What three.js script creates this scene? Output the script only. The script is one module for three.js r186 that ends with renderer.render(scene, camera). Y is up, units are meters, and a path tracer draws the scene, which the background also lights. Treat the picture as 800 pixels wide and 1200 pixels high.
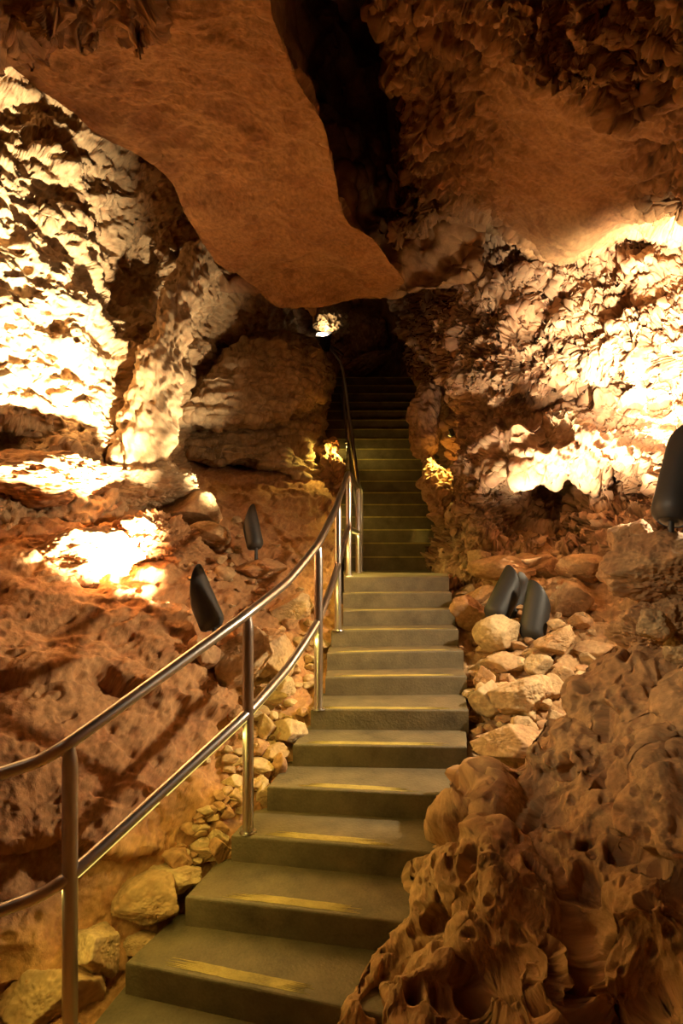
import * as THREE from 'three';
import { createNoise3D } from 'simplex-noise';
import { mergeVertices, mergeGeometries } from 'three/addons/utils/BufferGeometryUtils.js';
import { RectAreaLightUniformsLib } from 'three/addons/lights/RectAreaLightUniformsLib.js';

// ------------------------------------------------------------------ camera, renderer, exposure
const scene = new THREE.Scene();
scene.background = new THREE.Color(0x000000);          // inside a closed cave: no sky
const EYE = 1.76, FOC = 700, HORIZON = 650;             // eye height over the lowest tread; focal length and horizon in pixels of the 800 x 1200 frame
const camera = new THREE.PerspectiveCamera(2 * Math.atan(600 / FOC) * 180 / Math.PI, 800 / 1200, 0.05, 60);
camera.position.set(0, EYE, 0);
camera.setViewOffset(800, 1200, 0, -(HORIZON - 600), 800, 1200);
const renderer = new THREE.WebGLRenderer({ antialias: true });
renderer.toneMapping = THREE.LinearToneMapping;
renderer.toneMappingExposure = 1.5;
renderer.shadowMap.enabled = true;
RectAreaLightUniformsLib.init();

// lamp colours and strengths (the lights themselves stand in their lamps)
const HALOGEN = new THREE.Color().setRGB(1.0, 0.80, 0.53);
const LED = new THREE.Color().setRGB(1.0, 0.72, 0.15);
const K_LAMP = 1.0, K_LED = 2.4;

// ------------------------------------------------------------------ helpers
const at = (x, y, d) => new THREE.Vector3((x - 400) / FOC * d, EYE + (HORIZON - y) / FOC * d, -d);   // a measured direction and distance to a point in the cave
function rng(seed) { let s = seed | 0; return () => { s = (s + 0x6d2b79f5) | 0; let t = Math.imul(s ^ (s >>> 15), 1 | s); t = (t + Math.imul(t ^ (t >>> 7), 61 | t)) ^ t; return ((t ^ (t >>> 14)) >>> 0) / 4294967296; }; }
const sn = createNoise3D(rng(7)), sn2 = createNoise3D(rng(91));
const clamp = (x, a = 0, b = 1) => Math.min(b, Math.max(a, x));
const smooth = (a, b, x) => { const t = clamp((x - a) / (b - a)); return t * t * (3 - 2 * t); };
const mix = (a, b, t) => a + (b - a) * t;
function fbm(x, y, z, oct = 4, gain = 0.5, lac = 2.03) { let s = 0, a = 1; for (let i = 0; i < oct; i++) { s += a * sn(x, y, z); x = x * lac + 3.1; y = y * lac - 1.7; z = z * lac + 5.3; a *= gain; } return s; }
function ridged(x, y, z, oct = 4, gain = 0.5, lac = 2.1) { let s = 0, a = 1; for (let i = 0; i < oct; i++) { const n = 1 - Math.abs(sn(x, y, z)); s += a * n * n; x = x * lac + 2.3; y = y * lac + 8.1; z = z * lac - 4.7; a *= gain; } return s; }
function billow(x, y, z, oct = 3, gain = 0.5, lac = 2.1) { let s = 0, a = 1; for (let i = 0; i < oct; i++) { s += a * Math.abs(sn2(x, y, z)); x = x * lac + 1.3; y = y * lac + 6.1; z = z * lac - 2.7; a *= gain; } return s; }
const hash = (i, j, k, c) => { let h = Math.imul(i, 374761393) ^ Math.imul(j, 668265263) ^ Math.imul(k, 2147483647 - 918273) ^ Math.imul(c + 11, 1274126177); h = Math.imul(h ^ (h >>> 13), 1274126177); h ^= h >>> 16; h = Math.imul(h, 2246822519); return ((h ^ (h >>> 15)) >>> 0) / 4294967296; };
const W = [0, 0];
function worley(x, y, z) {
  const xi = Math.floor(x), yi = Math.floor(y), zi = Math.floor(z); let f1 = 9, f2 = 9;
  for (let a = -1; a < 2; a++) for (let b = -1; b < 2; b++) for (let c = -1; c < 2; c++) {
    const i = xi + a, j = yi + b, k = zi + c;
    const dx = i + hash(i, j, k, 0) - x, dy = j + hash(i, j, k, 1) - y, dz = k + hash(i, j, k, 2) - z, d = dx * dx + dy * dy + dz * dz;
    if (d < f1) { f2 = f1; f1 = d; } else if (d < f2) f2 = d;
  }
  W[0] = Math.sqrt(f1); W[1] = Math.sqrt(f2); return W;
}
// thin fins of rock around hollow cells (boxwork)
function fins(x, y, z, s, warp = 0.35, edge = 0.32) {
  const wx = x * s + warp * sn(x * s * 0.9, y * s * 0.9, z * s * 0.9), wy = y * s + warp * sn(x * s * 0.9 + 9, y * s * 0.9, z * s * 0.9), wz = z * s + warp * sn(x * s * 0.9, y * s * 0.9 + 9, z * s * 0.9);
  const w = worley(wx, wy, wz); return 1 - smooth(0, edge, w[1] - w[0]);
}
// flat broken facets: the height of tilted planes, one for each cell
function facets(x, y, z, s, tilt = 1) {
  x *= s; y *= s; z *= s;
  const xi = Math.floor(x), yi = Math.floor(y), zi = Math.floor(z); let best = -9;
  for (let a = -1; a < 2; a++) for (let b = -1; b < 2; b++) for (let c = -1; c < 2; c++) {
    const i = xi + a, j = yi + b, k = zi + c;
    const dx = x - i - hash(i, j, k, 0), dy = y - j - hash(i, j, k, 1), dz = z - k - hash(i, j, k, 2);
    const h = 0.6 * hash(i, j, k, 3) - 0.62 * (dx * dx + dy * dy + dz * dz) + tilt * (dx * (hash(i, j, k, 4) - 0.5) + dy * (hash(i, j, k, 5) - 0.5) + dz * (hash(i, j, k, 6) - 0.5));
    if (h > best) best = h;
  }
  return best;
}
// broken rock: blunt knobs in some places, scooped hollows with sharp ridges in others, smooth between; the domain is warped so that no cell is round
function craggy(x, y, z, s, hollow = 0) {
  const w = 0.55 / s, a = x + w * sn(x * s * 0.8, y * s * 0.8, z * s * 0.8 + 3), b = y + w * sn(x * s * 0.8 + 8, y * s * 0.8, z * s * 0.8), c = z + w * sn(x * s * 0.8, y * s * 0.8 + 8, z * s * 0.8);
  const m = clamp(0.5 + hollow + 1.4 * sn2(x * s * 0.28, y * s * 0.28, z * s * 0.28)), f = facets(a, b, c, s, 1.7);
  return f * (1 - 2 * m);
}
const names = new Map();
function numbered(n) { const k = names.get(n) ?? 0; names.set(n, k + 1); return k ? n + '_' + String(k).padStart(3, '0') : n; }
function tag(o, label, category, group) { o.userData.label = label; o.userData.category = category; if (group) o.userData.group = group; return o; }
function shadowed(m) { m.castShadow = true; m.receiveShadow = true; return m; }
function mesh(name, geo, mat, parent = scene) { const m = shadowed(new THREE.Mesh(geo, mat)); m.name = parent === scene ? numbered(name) : name; parent.add(m); return m; }
function group(name, pos) { const g = new THREE.Group(); g.name = numbered(name); if (pos) g.position.copy(pos); scene.add(g); return g; }
function structure(name, geo, mat, label) { const m = mesh(name, geo, mat); m.userData.kind = 'structure'; if (label) tag(m, label, 'cave wall'); return m; }

// ------------------------------------------------------------------ textures: grain only, tileable, one metre a side
function tileNoise(size, fn) {   // fn(nx, ny, nz, nw) on a torus mapped to 3-d noise by two circles
  const out = new Float32Array(size * size);
  for (let j = 0; j < size; j++) for (let i = 0; i < size; i++) {
    const u = i / size, v = j / size;
    const su = smooth(0.75, 1, u), sv = smooth(0.75, 1, v);
    const f = (a, b) => fn(a, b);
    let h = f(u, v);
    if (su > 0 || sv > 0) { const h0 = su > 0 ? mix(h, f(u - 1, v), su) : h; const h1 = sv > 0 ? (su > 0 ? mix(f(u, v - 1), f(u - 1, v - 1), su) : f(u, v - 1)) : 0; h = mix(h0, h1, sv); }
    out[j * size + i] = h;
  }
  return out;
}
function greyTexture(arr, size, lo, hi, srgb) {
  const d = new Uint8Array(size * size * 4);
  for (let i = 0; i < size * size; i++) { const v = Math.round(255 * clamp((arr[i] - lo) / (hi - lo))); d[i * 4] = d[i * 4 + 1] = d[i * 4 + 2] = v; d[i * 4 + 3] = 255; }
  const t = new THREE.DataTexture(d, size, size, THREE.RGBAFormat); t.wrapS = t.wrapT = THREE.RepeatWrapping; t.magFilter = THREE.LinearFilter; t.minFilter = THREE.LinearMipmapLinearFilter; t.generateMipmaps = true;
  if (srgb) t.colorSpace = THREE.SRGBColorSpace; t.needsUpdate = true; return t;
}
const TS = 512;
const rockH = tileNoise(TS, (u, v) => fbm(u * 14, v * 14, 0.3, 5, 0.62) - 0.8 * Math.max(0, sn2(u * 30, v * 30, 2) - 0.45));
const rockBump = greyTexture(rockH, TS, -2.2, 2.0);
const rockTone = tileNoise(TS, (u, v) => 0.80 + 0.10 * fbm(u * 9, v * 9, 4.3, 5, 0.65) + 0.06 * sn2(u * 60, v * 60, 1));
const rockMap = greyTexture(rockTone, TS, 0, 1.02);   // linear multiplier on the vertex colours
const concH = tileNoise(TS, (u, v) => 0.6 * fbm(u * 40, v * 40, 1.3, 3, 0.6) + 0.5 * fbm(u * 6, v * 6, 2.2, 3));
const concBump = greyTexture(concH, TS, -1.8, 1.8);
const concTone = tileNoise(TS, (u, v) => 0.72 + 0.12 * fbm(u * 5, v * 5, 7.3, 5, 0.6) + 0.07 * sn2(u * 70, v * 70, 3) - 0.14 * Math.max(0, fbm(u * 3, v * 3, 1.7, 3)));
const concMap = greyTexture(concTone, TS, 0, 1.0);

const rockMat = new THREE.MeshStandardMaterial({ vertexColors: true, map: rockMap, bumpMap: rockBump, bumpScale: 0.004, roughness: 0.92 });
const dirtMat = new THREE.MeshStandardMaterial({ vertexColors: true, map: rockMap, bumpMap: rockBump, bumpScale: 0.003, roughness: 0.97 });
const stoneMat = new THREE.MeshStandardMaterial({ vertexColors: true, map: rockMap, bumpMap: rockBump, bumpScale: 0.004, roughness: 0.9 });
const concreteMat = new THREE.MeshStandardMaterial({ color: new THREE.Color().setRGB(0.195, 0.145, 0.074), map: concMap, bumpMap: concBump, bumpScale: 0.004, roughness: 0.62 });
const paintMat = new THREE.MeshStandardMaterial({ color: new THREE.Color().setRGB(0.55, 0.42, 0.11), map: concMap, bumpMap: concBump, bumpScale: 0.003, roughness: 0.6 });
const steelMat = new THREE.MeshStandardMaterial({ color: new THREE.Color().setRGB(0.56, 0.53, 0.49), metalness: 1, roughness: 0.3 });
const lampMat = new THREE.MeshStandardMaterial({ color: new THREE.Color().setRGB(0.035, 0.034, 0.032), roughness: 0.5, metalness: 0.2, side: THREE.DoubleSide });
const glowMat = (k) => new THREE.MeshStandardMaterial({ color: 0x222222, emissive: HALOGEN.clone(), emissiveIntensity: k });
const ledMat = new THREE.MeshStandardMaterial({ color: 0x333322, emissive: LED.clone(), emissiveIntensity: 0.7 });

// ------------------------------------------------------------------ rock surfaces
const cr = (a, b, c, d, t) => 0.5 * (2 * b + (c - a) * t + (2 * a - 5 * b + 4 * c - d) * t * t + (3 * b - a - 3 * c + d) * t * t * t);
// A sheet of rock through a grid of surveyed points [x, y, distance, roughness]; the border folds back by `fold` so that the sheet is a solid lip, not an edge
function sheet({ grid, nu, nv, disp, fine, col, fold, rings = 14, flip = 1, toward }) {
  const R = grid.length, C = grid[0].length;
  const ctl = grid.map((row) => row.map(([x, y, d, r = 1]) => { const p = at(x, y, d); return [p.x, p.y, p.z, x, y, r]; }));
  const s = fold ? rings : 0, NU = nu + 1 + 2 * s, NV = nv + 1 + 2 * s, n = NU * NV;
  const base = new Float32Array(n * 6), pos = new Float32Array(n * 3), uv = new Float32Array(n * 2), color = new Float32Array(n * 3);
  const sample = (u, v, out) => {
    const fu = u * (C - 1), fv = v * (R - 1), iu = Math.min(C - 2, Math.floor(fu)), iv = Math.min(R - 2, Math.floor(fv)), tu = fu - iu, tv = fv - iv;
    for (let c = 0; c < 6; c++) {
      const q = [];
      for (let a = -1; a < 3; a++) {
        const row = ctl[clamp(iv + a, 0, R - 1)], g = (k) => row[clamp(k, 0, C - 1)][c];
        const p0 = iu > 0 ? g(iu - 1) : 2 * g(iu) - g(iu + 1), p3 = iu + 2 < C ? g(iu + 2) : 2 * g(iu + 1) - g(iu);
        q.push(cr(p0, g(iu), g(iu + 1), p3, tu));
      }
      if (iv === 0) q[0] = 2 * q[1] - q[2];
      if (iv + 2 >= R) q[3] = 2 * q[2] - q[1];
      out[c] = cr(q[0], q[1], q[2], q[3], tv);
    }
  };
  const o = new Float32Array(6);
  for (let j = 0; j < NV; j++) for (let i = 0; i < NU; i++) { sample(clamp((i - s) / nu), clamp((j - s) / nv), o); base.set(o, (j * NU + i) * 6); }
  // smooth normals of the undisplaced sheet
  const nrm = new Float32Array(n * 3), A = new THREE.Vector3(), B = new THREE.Vector3(), N = new THREE.Vector3(); let facing = 0;
  for (let j = 0; j < NV; j++) for (let i = 0; i < NU; i++) {
    const ci = clamp(i, s, s + nu), cj = clamp(j, s, s + nv);
    const i0 = Math.max(s, ci - 1), i1 = Math.min(s + nu, ci + 1), j0 = Math.max(s, cj - 1), j1 = Math.min(s + nv, cj + 1);
    const a = (cj * NU + i1) * 6, b = (cj * NU + i0) * 6, c = (j1 * NU + ci) * 6, d = (j0 * NU + ci) * 6;
    A.set(base[a] - base[b], base[a + 1] - base[b + 1], base[a + 2] - base[b + 2]); B.set(base[c] - base[d], base[c + 1] - base[d + 1], base[c + 2] - base[d + 2]);
    N.crossVectors(B, A).normalize(); const k = (j * NU + i);
    nrm[k * 3] = N.x; nrm[k * 3 + 1] = N.y; nrm[k * 3 + 2] = N.z;
    const t = toward ?? [0, EYE, 0];
    facing += N.x * (t[0] - base[k * 6]) + N.y * (t[1] - base[k * 6 + 1]) + N.z * (t[2] - base[k * 6 + 2]);
  }
  const sg = Math.sign(facing) * flip;
  const f = fold ?? [0, 0, 0], rgb = [0, 0, 0];
  for (let j = 0; j < NV; j++) for (let i = 0; i < NU; i++) {
    const k = j * NU + i, b = k * 6, ou = Math.max(s - i, i - s - nu, 0), ov = Math.max(s - j, j - s - nv, 0), t = s ? Math.max(ou, ov) / s : 0;
    const inw = f[3] ? (i < s ? (s - i) / s : i > s + nu ? -(i - s - nu) / s : 0) * f[3] : 0;
    const px = base[b] + f[0] * t + inw, py = base[b + 1] + f[1] * t, pz = base[b + 2] + f[2] * t;
    const nx = nrm[k * 3] * sg, ny = nrm[k * 3 + 1] * sg, nz = nrm[k * 3 + 2] * sg;
    const D = disp(px, py, pz, base[b + 5], base[b + 3], base[b + 4], t) - 0.12 * t * t;
    pos[k * 3] = px + nx * D; pos[k * 3 + 1] = py + ny * D; pos[k * 3 + 2] = pz + nz * D;
  }
  const idx = new Uint32Array((NU - 1) * (NV - 1) * 6); let q = 0;
  for (let j = 0; j < NV - 1; j++) for (let i = 0; i < NU - 1; i++) {
    const a = j * NU + i, b = a + 1, c = a + NU, d = c + 1;
    if (sg > 0) { idx[q++] = a; idx[q++] = c; idx[q++] = b; idx[q++] = b; idx[q++] = c; idx[q++] = d; } else { idx[q++] = a; idx[q++] = b; idx[q++] = c; idx[q++] = b; idx[q++] = d; idx[q++] = c; }
  }
  const g = new THREE.BufferGeometry();
  g.setAttribute('position', new THREE.BufferAttribute(pos, 3)); g.setAttribute('uv', new THREE.BufferAttribute(uv, 2)); g.setAttribute('color', new THREE.BufferAttribute(color, 3));
  g.setIndex(new THREE.BufferAttribute(idx, 1)); g.computeVertexNormals();
  // second pass: finer relief on the shaped surface, then colour and uv (arc length in metres)
  const nn = g.attributes.normal.array;
  for (let k = 0; k < n; k++) {
    const x = pos[k * 3], y = pos[k * 3 + 1], z = pos[k * 3 + 2];
    if (fine) { const D = fine(x, y, z, base[k * 6 + 5], base[k * 6 + 3], base[k * 6 + 4]); pos[k * 3] += nn[k * 3] * D; pos[k * 3 + 1] += nn[k * 3 + 1] * D; pos[k * 3 + 2] += nn[k * 3 + 2] * D; }
    col(x, y, z, rgb); color.set(rgb, k * 3);
  }
  const len = (a, b) => (fold ? 0.012 : 0) + Math.hypot(base[a * 6] - base[b * 6], base[a * 6 + 1] - base[b * 6 + 1], base[a * 6 + 2] - base[b * 6 + 2]);
  for (let j = 0; j < NV; j++) for (let i = 0; i < NU; i++) { const k = j * NU + i; uv[k * 2] = i ? uv[k * 2 - 2] + len(k, k - 1) : 0; uv[k * 2 + 1] = j ? uv[(k - NU) * 2 + 1] + len(k, k - NU) : 0; }
  g.computeVertexNormals();
  return g;
}
// mineral colours: a base tone, a second tone in patches, and rusty or pale stains; depends on position only
function mineral(c0, c1, c2, s0 = 1.3, s1 = 4.5) {
  return (x, y, z, out) => {
    const a = clamp(0.5 + 0.55 * fbm(x * s0, y * s0 * 1.3, z * s0, 3)), b = smooth(0.15, 0.75, fbm(x * s1 + 4, y * s1, z * s1, 3, 0.6));
    const g = 1 + 0.16 * sn2(x * 19, y * 19, z * 19) + 0.12 * sn2(x * 43, y * 43, z * 43);
    for (let k = 0; k < 3; k++) out[k] = clamp(mix(mix(c0[k], c1[k], a), c2[k], b * 0.6) * g, 0.01, 0.95);
  };
}
// a broken, angular stone: a ball cut by random planes, roughened
const ICO = new Map();
function ico(detail) { if (!ICO.has(detail)) { const g = new THREE.IcosahedronGeometry(1, detail); g.deleteAttribute('normal'); g.deleteAttribute('uv'); ICO.set(detail, mergeVertices(g, 1e-4)); } return ICO.get(detail); }
function stoneGeometry(seed, opt0 = {}) {
  const { detail = 9, planes = 14, size = [1, 1, 1], rough = 0.06, fine = 0.025, soft = 0.05, turn = [0, 0, 0], col, freq = 1.6, extra } = opt0;
  const r = rng(seed), g = ico(detail).clone(), p = g.attributes.position, pl = [];
  for (let i = 0; i < planes; i++) { const v = new THREE.Vector3(r() * 2 - 1, r() * 2 - 1, r() * 2 - 1).normalize(); pl.push([v, (opt0.near ?? 0.5) + 0.4 * r()]); }
  const v = new THREE.Vector3(), color = new Float32Array(p.count * 3), uv = new Float32Array(p.count * 2), rgb = [0, 0, 0], e = new THREE.Euler(...turn), so = seed * 3.71 % 97, m = Math.max(...size);
  for (let i = 0; i < p.count; i++) {
    v.fromBufferAttribute(p, i).normalize();
    let d = 0, w = 0;
    let rad = 1.08; for (const [n, h] of pl) { const c = n.dot(v); if (c > 0.02) { const q = h / c; if (q < rad) { rad = q; } } }
    // slightly rounded corners
    let near = 0; for (const [n, h] of pl) { const c = n.dot(v); if (c > 0.02) near += Math.exp(-(h / c - rad) / soft); }
    rad -= soft * 0.6 * Math.log(Math.max(1, near));
    rad += rough * fbm(v.x * freq + so, v.y * freq, v.z * freq, 4, 0.55) + fine * fbm(v.x * freq * 5 + so, v.y * freq * 5, v.z * freq * 5, 3, 0.6);
    if (extra) rad += extra(v, so);
    v.multiplyScalar(rad); v.set(v.x * size[0], v.y * size[1], v.z * size[2]).applyEuler(e);
    p.setXYZ(i, v.x, v.y, v.z);
    uv[i * 2] = v.x + v.z * 0.7 + so; uv[i * 2 + 1] = v.y + v.z * 0.5;
    col(v.x + so, v.y, v.z + so * 0.3, rgb); color.set(rgb, i * 3);
  }
  g.setAttribute('color', new THREE.BufferAttribute(color, 3)); g.setAttribute('uv', new THREE.BufferAttribute(uv, 2)); g.computeVertexNormals();
  return g;
}
const T = {   // linear base colours
  ceil: mineral([0.42, 0.225, 0.095], [0.53, 0.315, 0.14], [0.31, 0.15, 0.068], 0.9, 3.2),
  box: mineral([0.46, 0.255, 0.13], [0.59, 0.385, 0.22], [0.32, 0.15, 0.085], 1.2, 4.2),
  left: mineral([0.50, 0.325, 0.155], [0.58, 0.40, 0.205], [0.37, 0.205, 0.092], 1.5, 5.0),
  ledge: mineral([0.46, 0.305, 0.15], [0.53, 0.37, 0.19], [0.36, 0.21, 0.095], 1.5, 6.0),
  dirt: mineral([0.46, 0.225, 0.083], [0.56, 0.30, 0.12], [0.36, 0.15, 0.056], 1.1, 5.0),
  rubble: mineral([0.50, 0.285, 0.115], [0.58, 0.36, 0.16], [0.40, 0.20, 0.082], 1.5, 6.0),
  near: mineral([0.44, 0.24, 0.10], [0.55, 0.335, 0.15], [0.33, 0.16, 0.068], 1.6, 5.0),
  stone: mineral([0.52, 0.325, 0.145], [0.60, 0.405, 0.19], [0.42, 0.235, 0.10], 2.2, 8.0),
  stonePale: mineral([0.57, 0.39, 0.185], [0.63, 0.45, 0.225], [0.47, 0.29, 0.13], 2.2, 8.0),
  stoneRed: mineral([0.47, 0.25, 0.105], [0.55, 0.32, 0.14], [0.37, 0.175, 0.075], 2.2, 8.0),
};

// ================================================================== THE CAVE
// --- outer rock all round, so that every gap between the formations ends in rock and the cave is closed
{
  const g = ico(60).clone(), p = g.attributes.position, v = new THREE.Vector3(), color = new Float32Array(p.count * 3), uv = new Float32Array(p.count * 2), rgb = [0, 0, 0];
  for (let i = 0; i < p.count; i++) {
    v.fromBufferAttribute(p, i).normalize();
    const k = 1 + 0.05 * fbm(v.x * 3, v.y * 3, v.z * 3, 5, 0.6);
    v.set(v.x * 4.6 * k, v.y * 4.6 * k, v.z * 8.6 * k); v.y = Math.max(v.y, -3.6) + 2.9; v.z -= 5.2;
    p.setXYZ(i, v.x, v.y, v.z); uv[i * 2] = v.x + v.z; uv[i * 2 + 1] = v.y; T.box(v.x, v.y, v.z, rgb); color.set(rgb, i * 3);
  }
  g.setAttribute('color', new THREE.BufferAttribute(color, 3)); g.setAttribute('uv', new THREE.BufferAttribute(uv, 2));
  const ix = g.index.array; for (let i = 0; i < ix.length; i += 3) { const t = ix[i]; ix[i] = ix[i + 1]; ix[i + 1] = t; }
  g.computeVertexNormals();
  const m = structure('wall_outer', g, rockMat); tag(m, 'dark outer rock of the cave behind and above the formations', 'cave wall');
}
// --- ceiling: the big smooth slab
const slabH = 2.5, sd = (y) => FOC * slabH / (HORIZON - y);
const ceiling = group('ceiling'); ceiling.userData.kind = 'structure'; tag(ceiling, 'smooth orange rock ceiling split by a deep crevice', 'cave ceiling');
{
  const rows = [[-1400, 1500, -700], [-600, 1000, -700], [-420, 340, -320], [-220, 316, -140], [-90, 318, 0], [-20, 335, 50], [32, 352, 98], [112, 380, 150], [190, 393, 203], [218, 406, 250], [250, 452, 296], [284, 474, 328], [316, 446, 351]].slice(2);
  const grid = rows.map(([xl, xr, y]) => { const r = []; for (let k = 0; k <= 6; k++) { const t = k / 6, bow = Math.sin(t * Math.PI); const yy = y + (y > 340 ? 6 * bow : 0); r.push([mix(xl, xr, t), yy, sd(yy) * (1 + 0.015 * bow)]); } return r; });
  const g = sheet({ grid, nu: 320, nv: 520, fold: [0, 0.55, -0.1, 1.0], rings: 36, toward: [0, EYE, -3.5],
    disp: (x, y, z, r, px, py, t) => 0.05 * fbm(x * 0.9, y, z * 0.9, 3) + t * 0.12 * fbm(x * 2.2, y * 2.2, z * 2.2, 3),
    fine: (x, y, z, r, px, py) => 0.012 * fbm(x * 3.5, y * 3.5, z * 5.5, 4, 0.5) - 0.006 * smooth(0.5, 0.8, sn2(x * 5, y * 5, z * 9)) + 0.012 * craggy(x, y, z, 3),
    col: (x, y, z, o) => T.ceil(x, y, z, o) });
  mesh('slab', g, rockMat, ceiling);
}
// --- rock inside the crevice, above the slab
{
  const grid = []; for (const h of [2.62, 3.6, 4.8, 6.2]) { const r = []; for (let k = 0; k <= 7; k++) { const z = mix(0.9, 6.8, k / 7), x = -0.66 + 0.05 * k; r.push([400 + x / z * FOC, HORIZON - h / z * FOC, z]); } grid.push(r); }
  mesh('crevice_wall', sheet({ grid, nu: 60, nv: 60, fold: [0, 0.3, 0], rings: 4, toward: [3, 6, -3], disp: (x, y, z) => 0.12 * fbm(x * 1.5, y * 1.5, z * 1.5, 4) + 0.1 * facets(x, y, z, 3, 1.5), col: (x, y, z, o) => T.ceil(x, y, z, o) }), rockMat, ceiling);
}
{
  const grid = []; for (const h of [2.85, 3.8, 4.9, 6.2]) { const r = []; for (let k = 0; k <= 6; k++) { const x = mix(-1.7, 1.35, k / 6), z = 6.25 + 0.25 * Math.sin(k * 1.7); r.push([400 + x / z * FOC, HORIZON - h / z * FOC, z]); } grid.push(r); }
  mesh('crevice_wall', sheet({ grid, nu: 110, nv: 110, fold: [0, 0.2, -0.3], rings: 6, toward: [0, 5, 0], disp: (x, y, z) => 0.15 * fbm(x * 1.5, y * 1.5, z * 1.5, 4), fine: (x, y, z) => 0.1 * craggy(x, y, z, 3), col: (x, y, z, o) => T.ceil(x, y, z, o) }), rockMat, ceiling);
}
// --- ceiling right of the crevice: ragged rib, smooth slab, boxwork fringe
{
  const grid = [
    [[330, -420, 1.9, 1], [470, -420, 1.8, 1], [620, -420, 1.7, 1], [800, -420, 1.6, 1], [950, -420, 1.6, 1], [1200, -420, 1.6, 1]],
    [[436, -140, 2.6, 1], [490, -140, 2.5, 1], [570, -140, 2.4, .8], [680, -140, 2.25, 1], [820, -140, 2.15, 1], [1000, -140, 2.1, 1]],
    [[438, -30, 3.2, 1], [500, -30, 3.0, 1], [560, -30, 2.9, .8], [680, -20, 2.65, 1], [800, -20, 2.5, 1], [980, -20, 2.35, 1]],
    [[452, 50, 3.8, 1], [510, 50, 3.6, 1], [575, 45, 3.3, .6], [680, 50, 2.85, 1.1], [790, 50, 2.65, 1.1], [960, 50, 2.5, 1]],
    [[470, 110, 4.3, 1], [525, 110, 4.0, 1], [595, 105, 3.5, .15], [690, 100, 3.05, .8], [790, 95, 2.8, 1], [950, 95, 2.6, .9]],
    [[482, 165, 4.8, 1], [530, 165, 4.4, .7], [610, 150, 3.8, .08], [700, 140, 3.35, .12], [800, 135, 3.1, .4], [940, 135, 2.9, .5]],
    [[480, 210, 5.3, 1], [535, 205, 4.8, .4], [620, 200, 4.2, .06], [710, 185, 3.75, .08], [800, 180, 3.5, .7], [930, 180, 3.2, .8]],
    [[474, 245, 5.8, 1], [550, 232, 5.1, .4], [630, 250, 4.7, .08], [715, 225, 4.15, .08], [800, 220, 3.9, .9], [920, 215, 3.5, .9]],
    [[462, 285, 6.3, 1], [560, 240, 5.4, .6], [650, 300, 5.1, .15], [735, 262, 4.5, .12], [800, 262, 4.2, .9], [920, 262, 3.8, .9]],
    [[455, 302, 9.0, .8], [560, 264, 7.3, .8], [652, 308, 6.5, .6], [737, 270, 6.0, .5], [800, 272, 5.5, .9], [920, 270, 4.8, .9]],
  ];
  const g = sheet({ grid, nu: 340, nv: 460, fold: [0, 3.2, -0.3, 0.12], rings: 60, toward: [0.8, EYE, -4],
    disp: (x, y, z, r, px, py, t) => { const k = clamp(r + t * 0.8, 0, 1.2); return k * (0.16 * fins(x, y, z, 2.3, 0.8, 0.6) + 0.16 * fbm(x * 1.8, y * 1.8, z * 1.8, 3) - 0.12); },
    fine: (x, y, z, r) => { const k = clamp(r, 0, 1.2); return 0.014 * fbm(x * 3, y * 3, z * 4, 4) + k * (0.05 * fins(x, y, z, 5, 1.0, 0.4) + 0.04 * craggy(x, y, z, 5, 0.4) + 0.015 * craggy(x, y, z, 12, 0.4)); },
    col: (x, y, z, o) => T.ceil(x + 7, y, z, o) });
  mesh('boxwork_slab', g, rockMat, ceiling);
}
// --- boxwork fringe hanging lower than the right slab
{
  const grid = [
    [[520, -420, 1.55], [640, -420, 1.55], [760, -420, 1.5], [900, -420, 1.5], [1100, -420, 1.5]],
    [[560, -160, 2.05], [640, -150, 2.0], [740, -150, 1.95], [880, -150, 1.9], [1060, -150, 1.85]],
    [[575, -50, 2.35], [640, -40, 2.3], [730, -40, 2.2], [840, -40, 2.1], [1020, -40, 2.05]],
    [[590, 10, 2.55], [640, 35, 2.5], [715, 40, 2.4], [820, 40, 2.3], [1000, 40, 2.2]],
    [[600, 35, 2.65], [645, 88, 2.62], [712, 92, 2.52], [810, 96, 2.42], [990, 110, 2.3]],
  ];
  const g = sheet({ grid, nu: 230, nv: 230, fold: [0, 0.5, -0.35], rings: 20, toward: [0.5, EYE, -1.5],
    disp: (x, y, z, r, px, py, t) => 0.12 * fins(x, y, z, 3.6, 0.8, 0.5) + 0.10 * fbm(x * 3, y * 3, z * 3, 3) - 0.08,
    fine: (x, y, z) => 0.06 * craggy(x, y, z, 5, 0.5) + 0.03 * fins(x, y, z, 8, 0.9, 0.3), col: (x, y, z, o) => T.ceil(x + 7, y, z, o) });
  mesh('boxwork_fringe', g, rockMat, ceiling);
}
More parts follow.
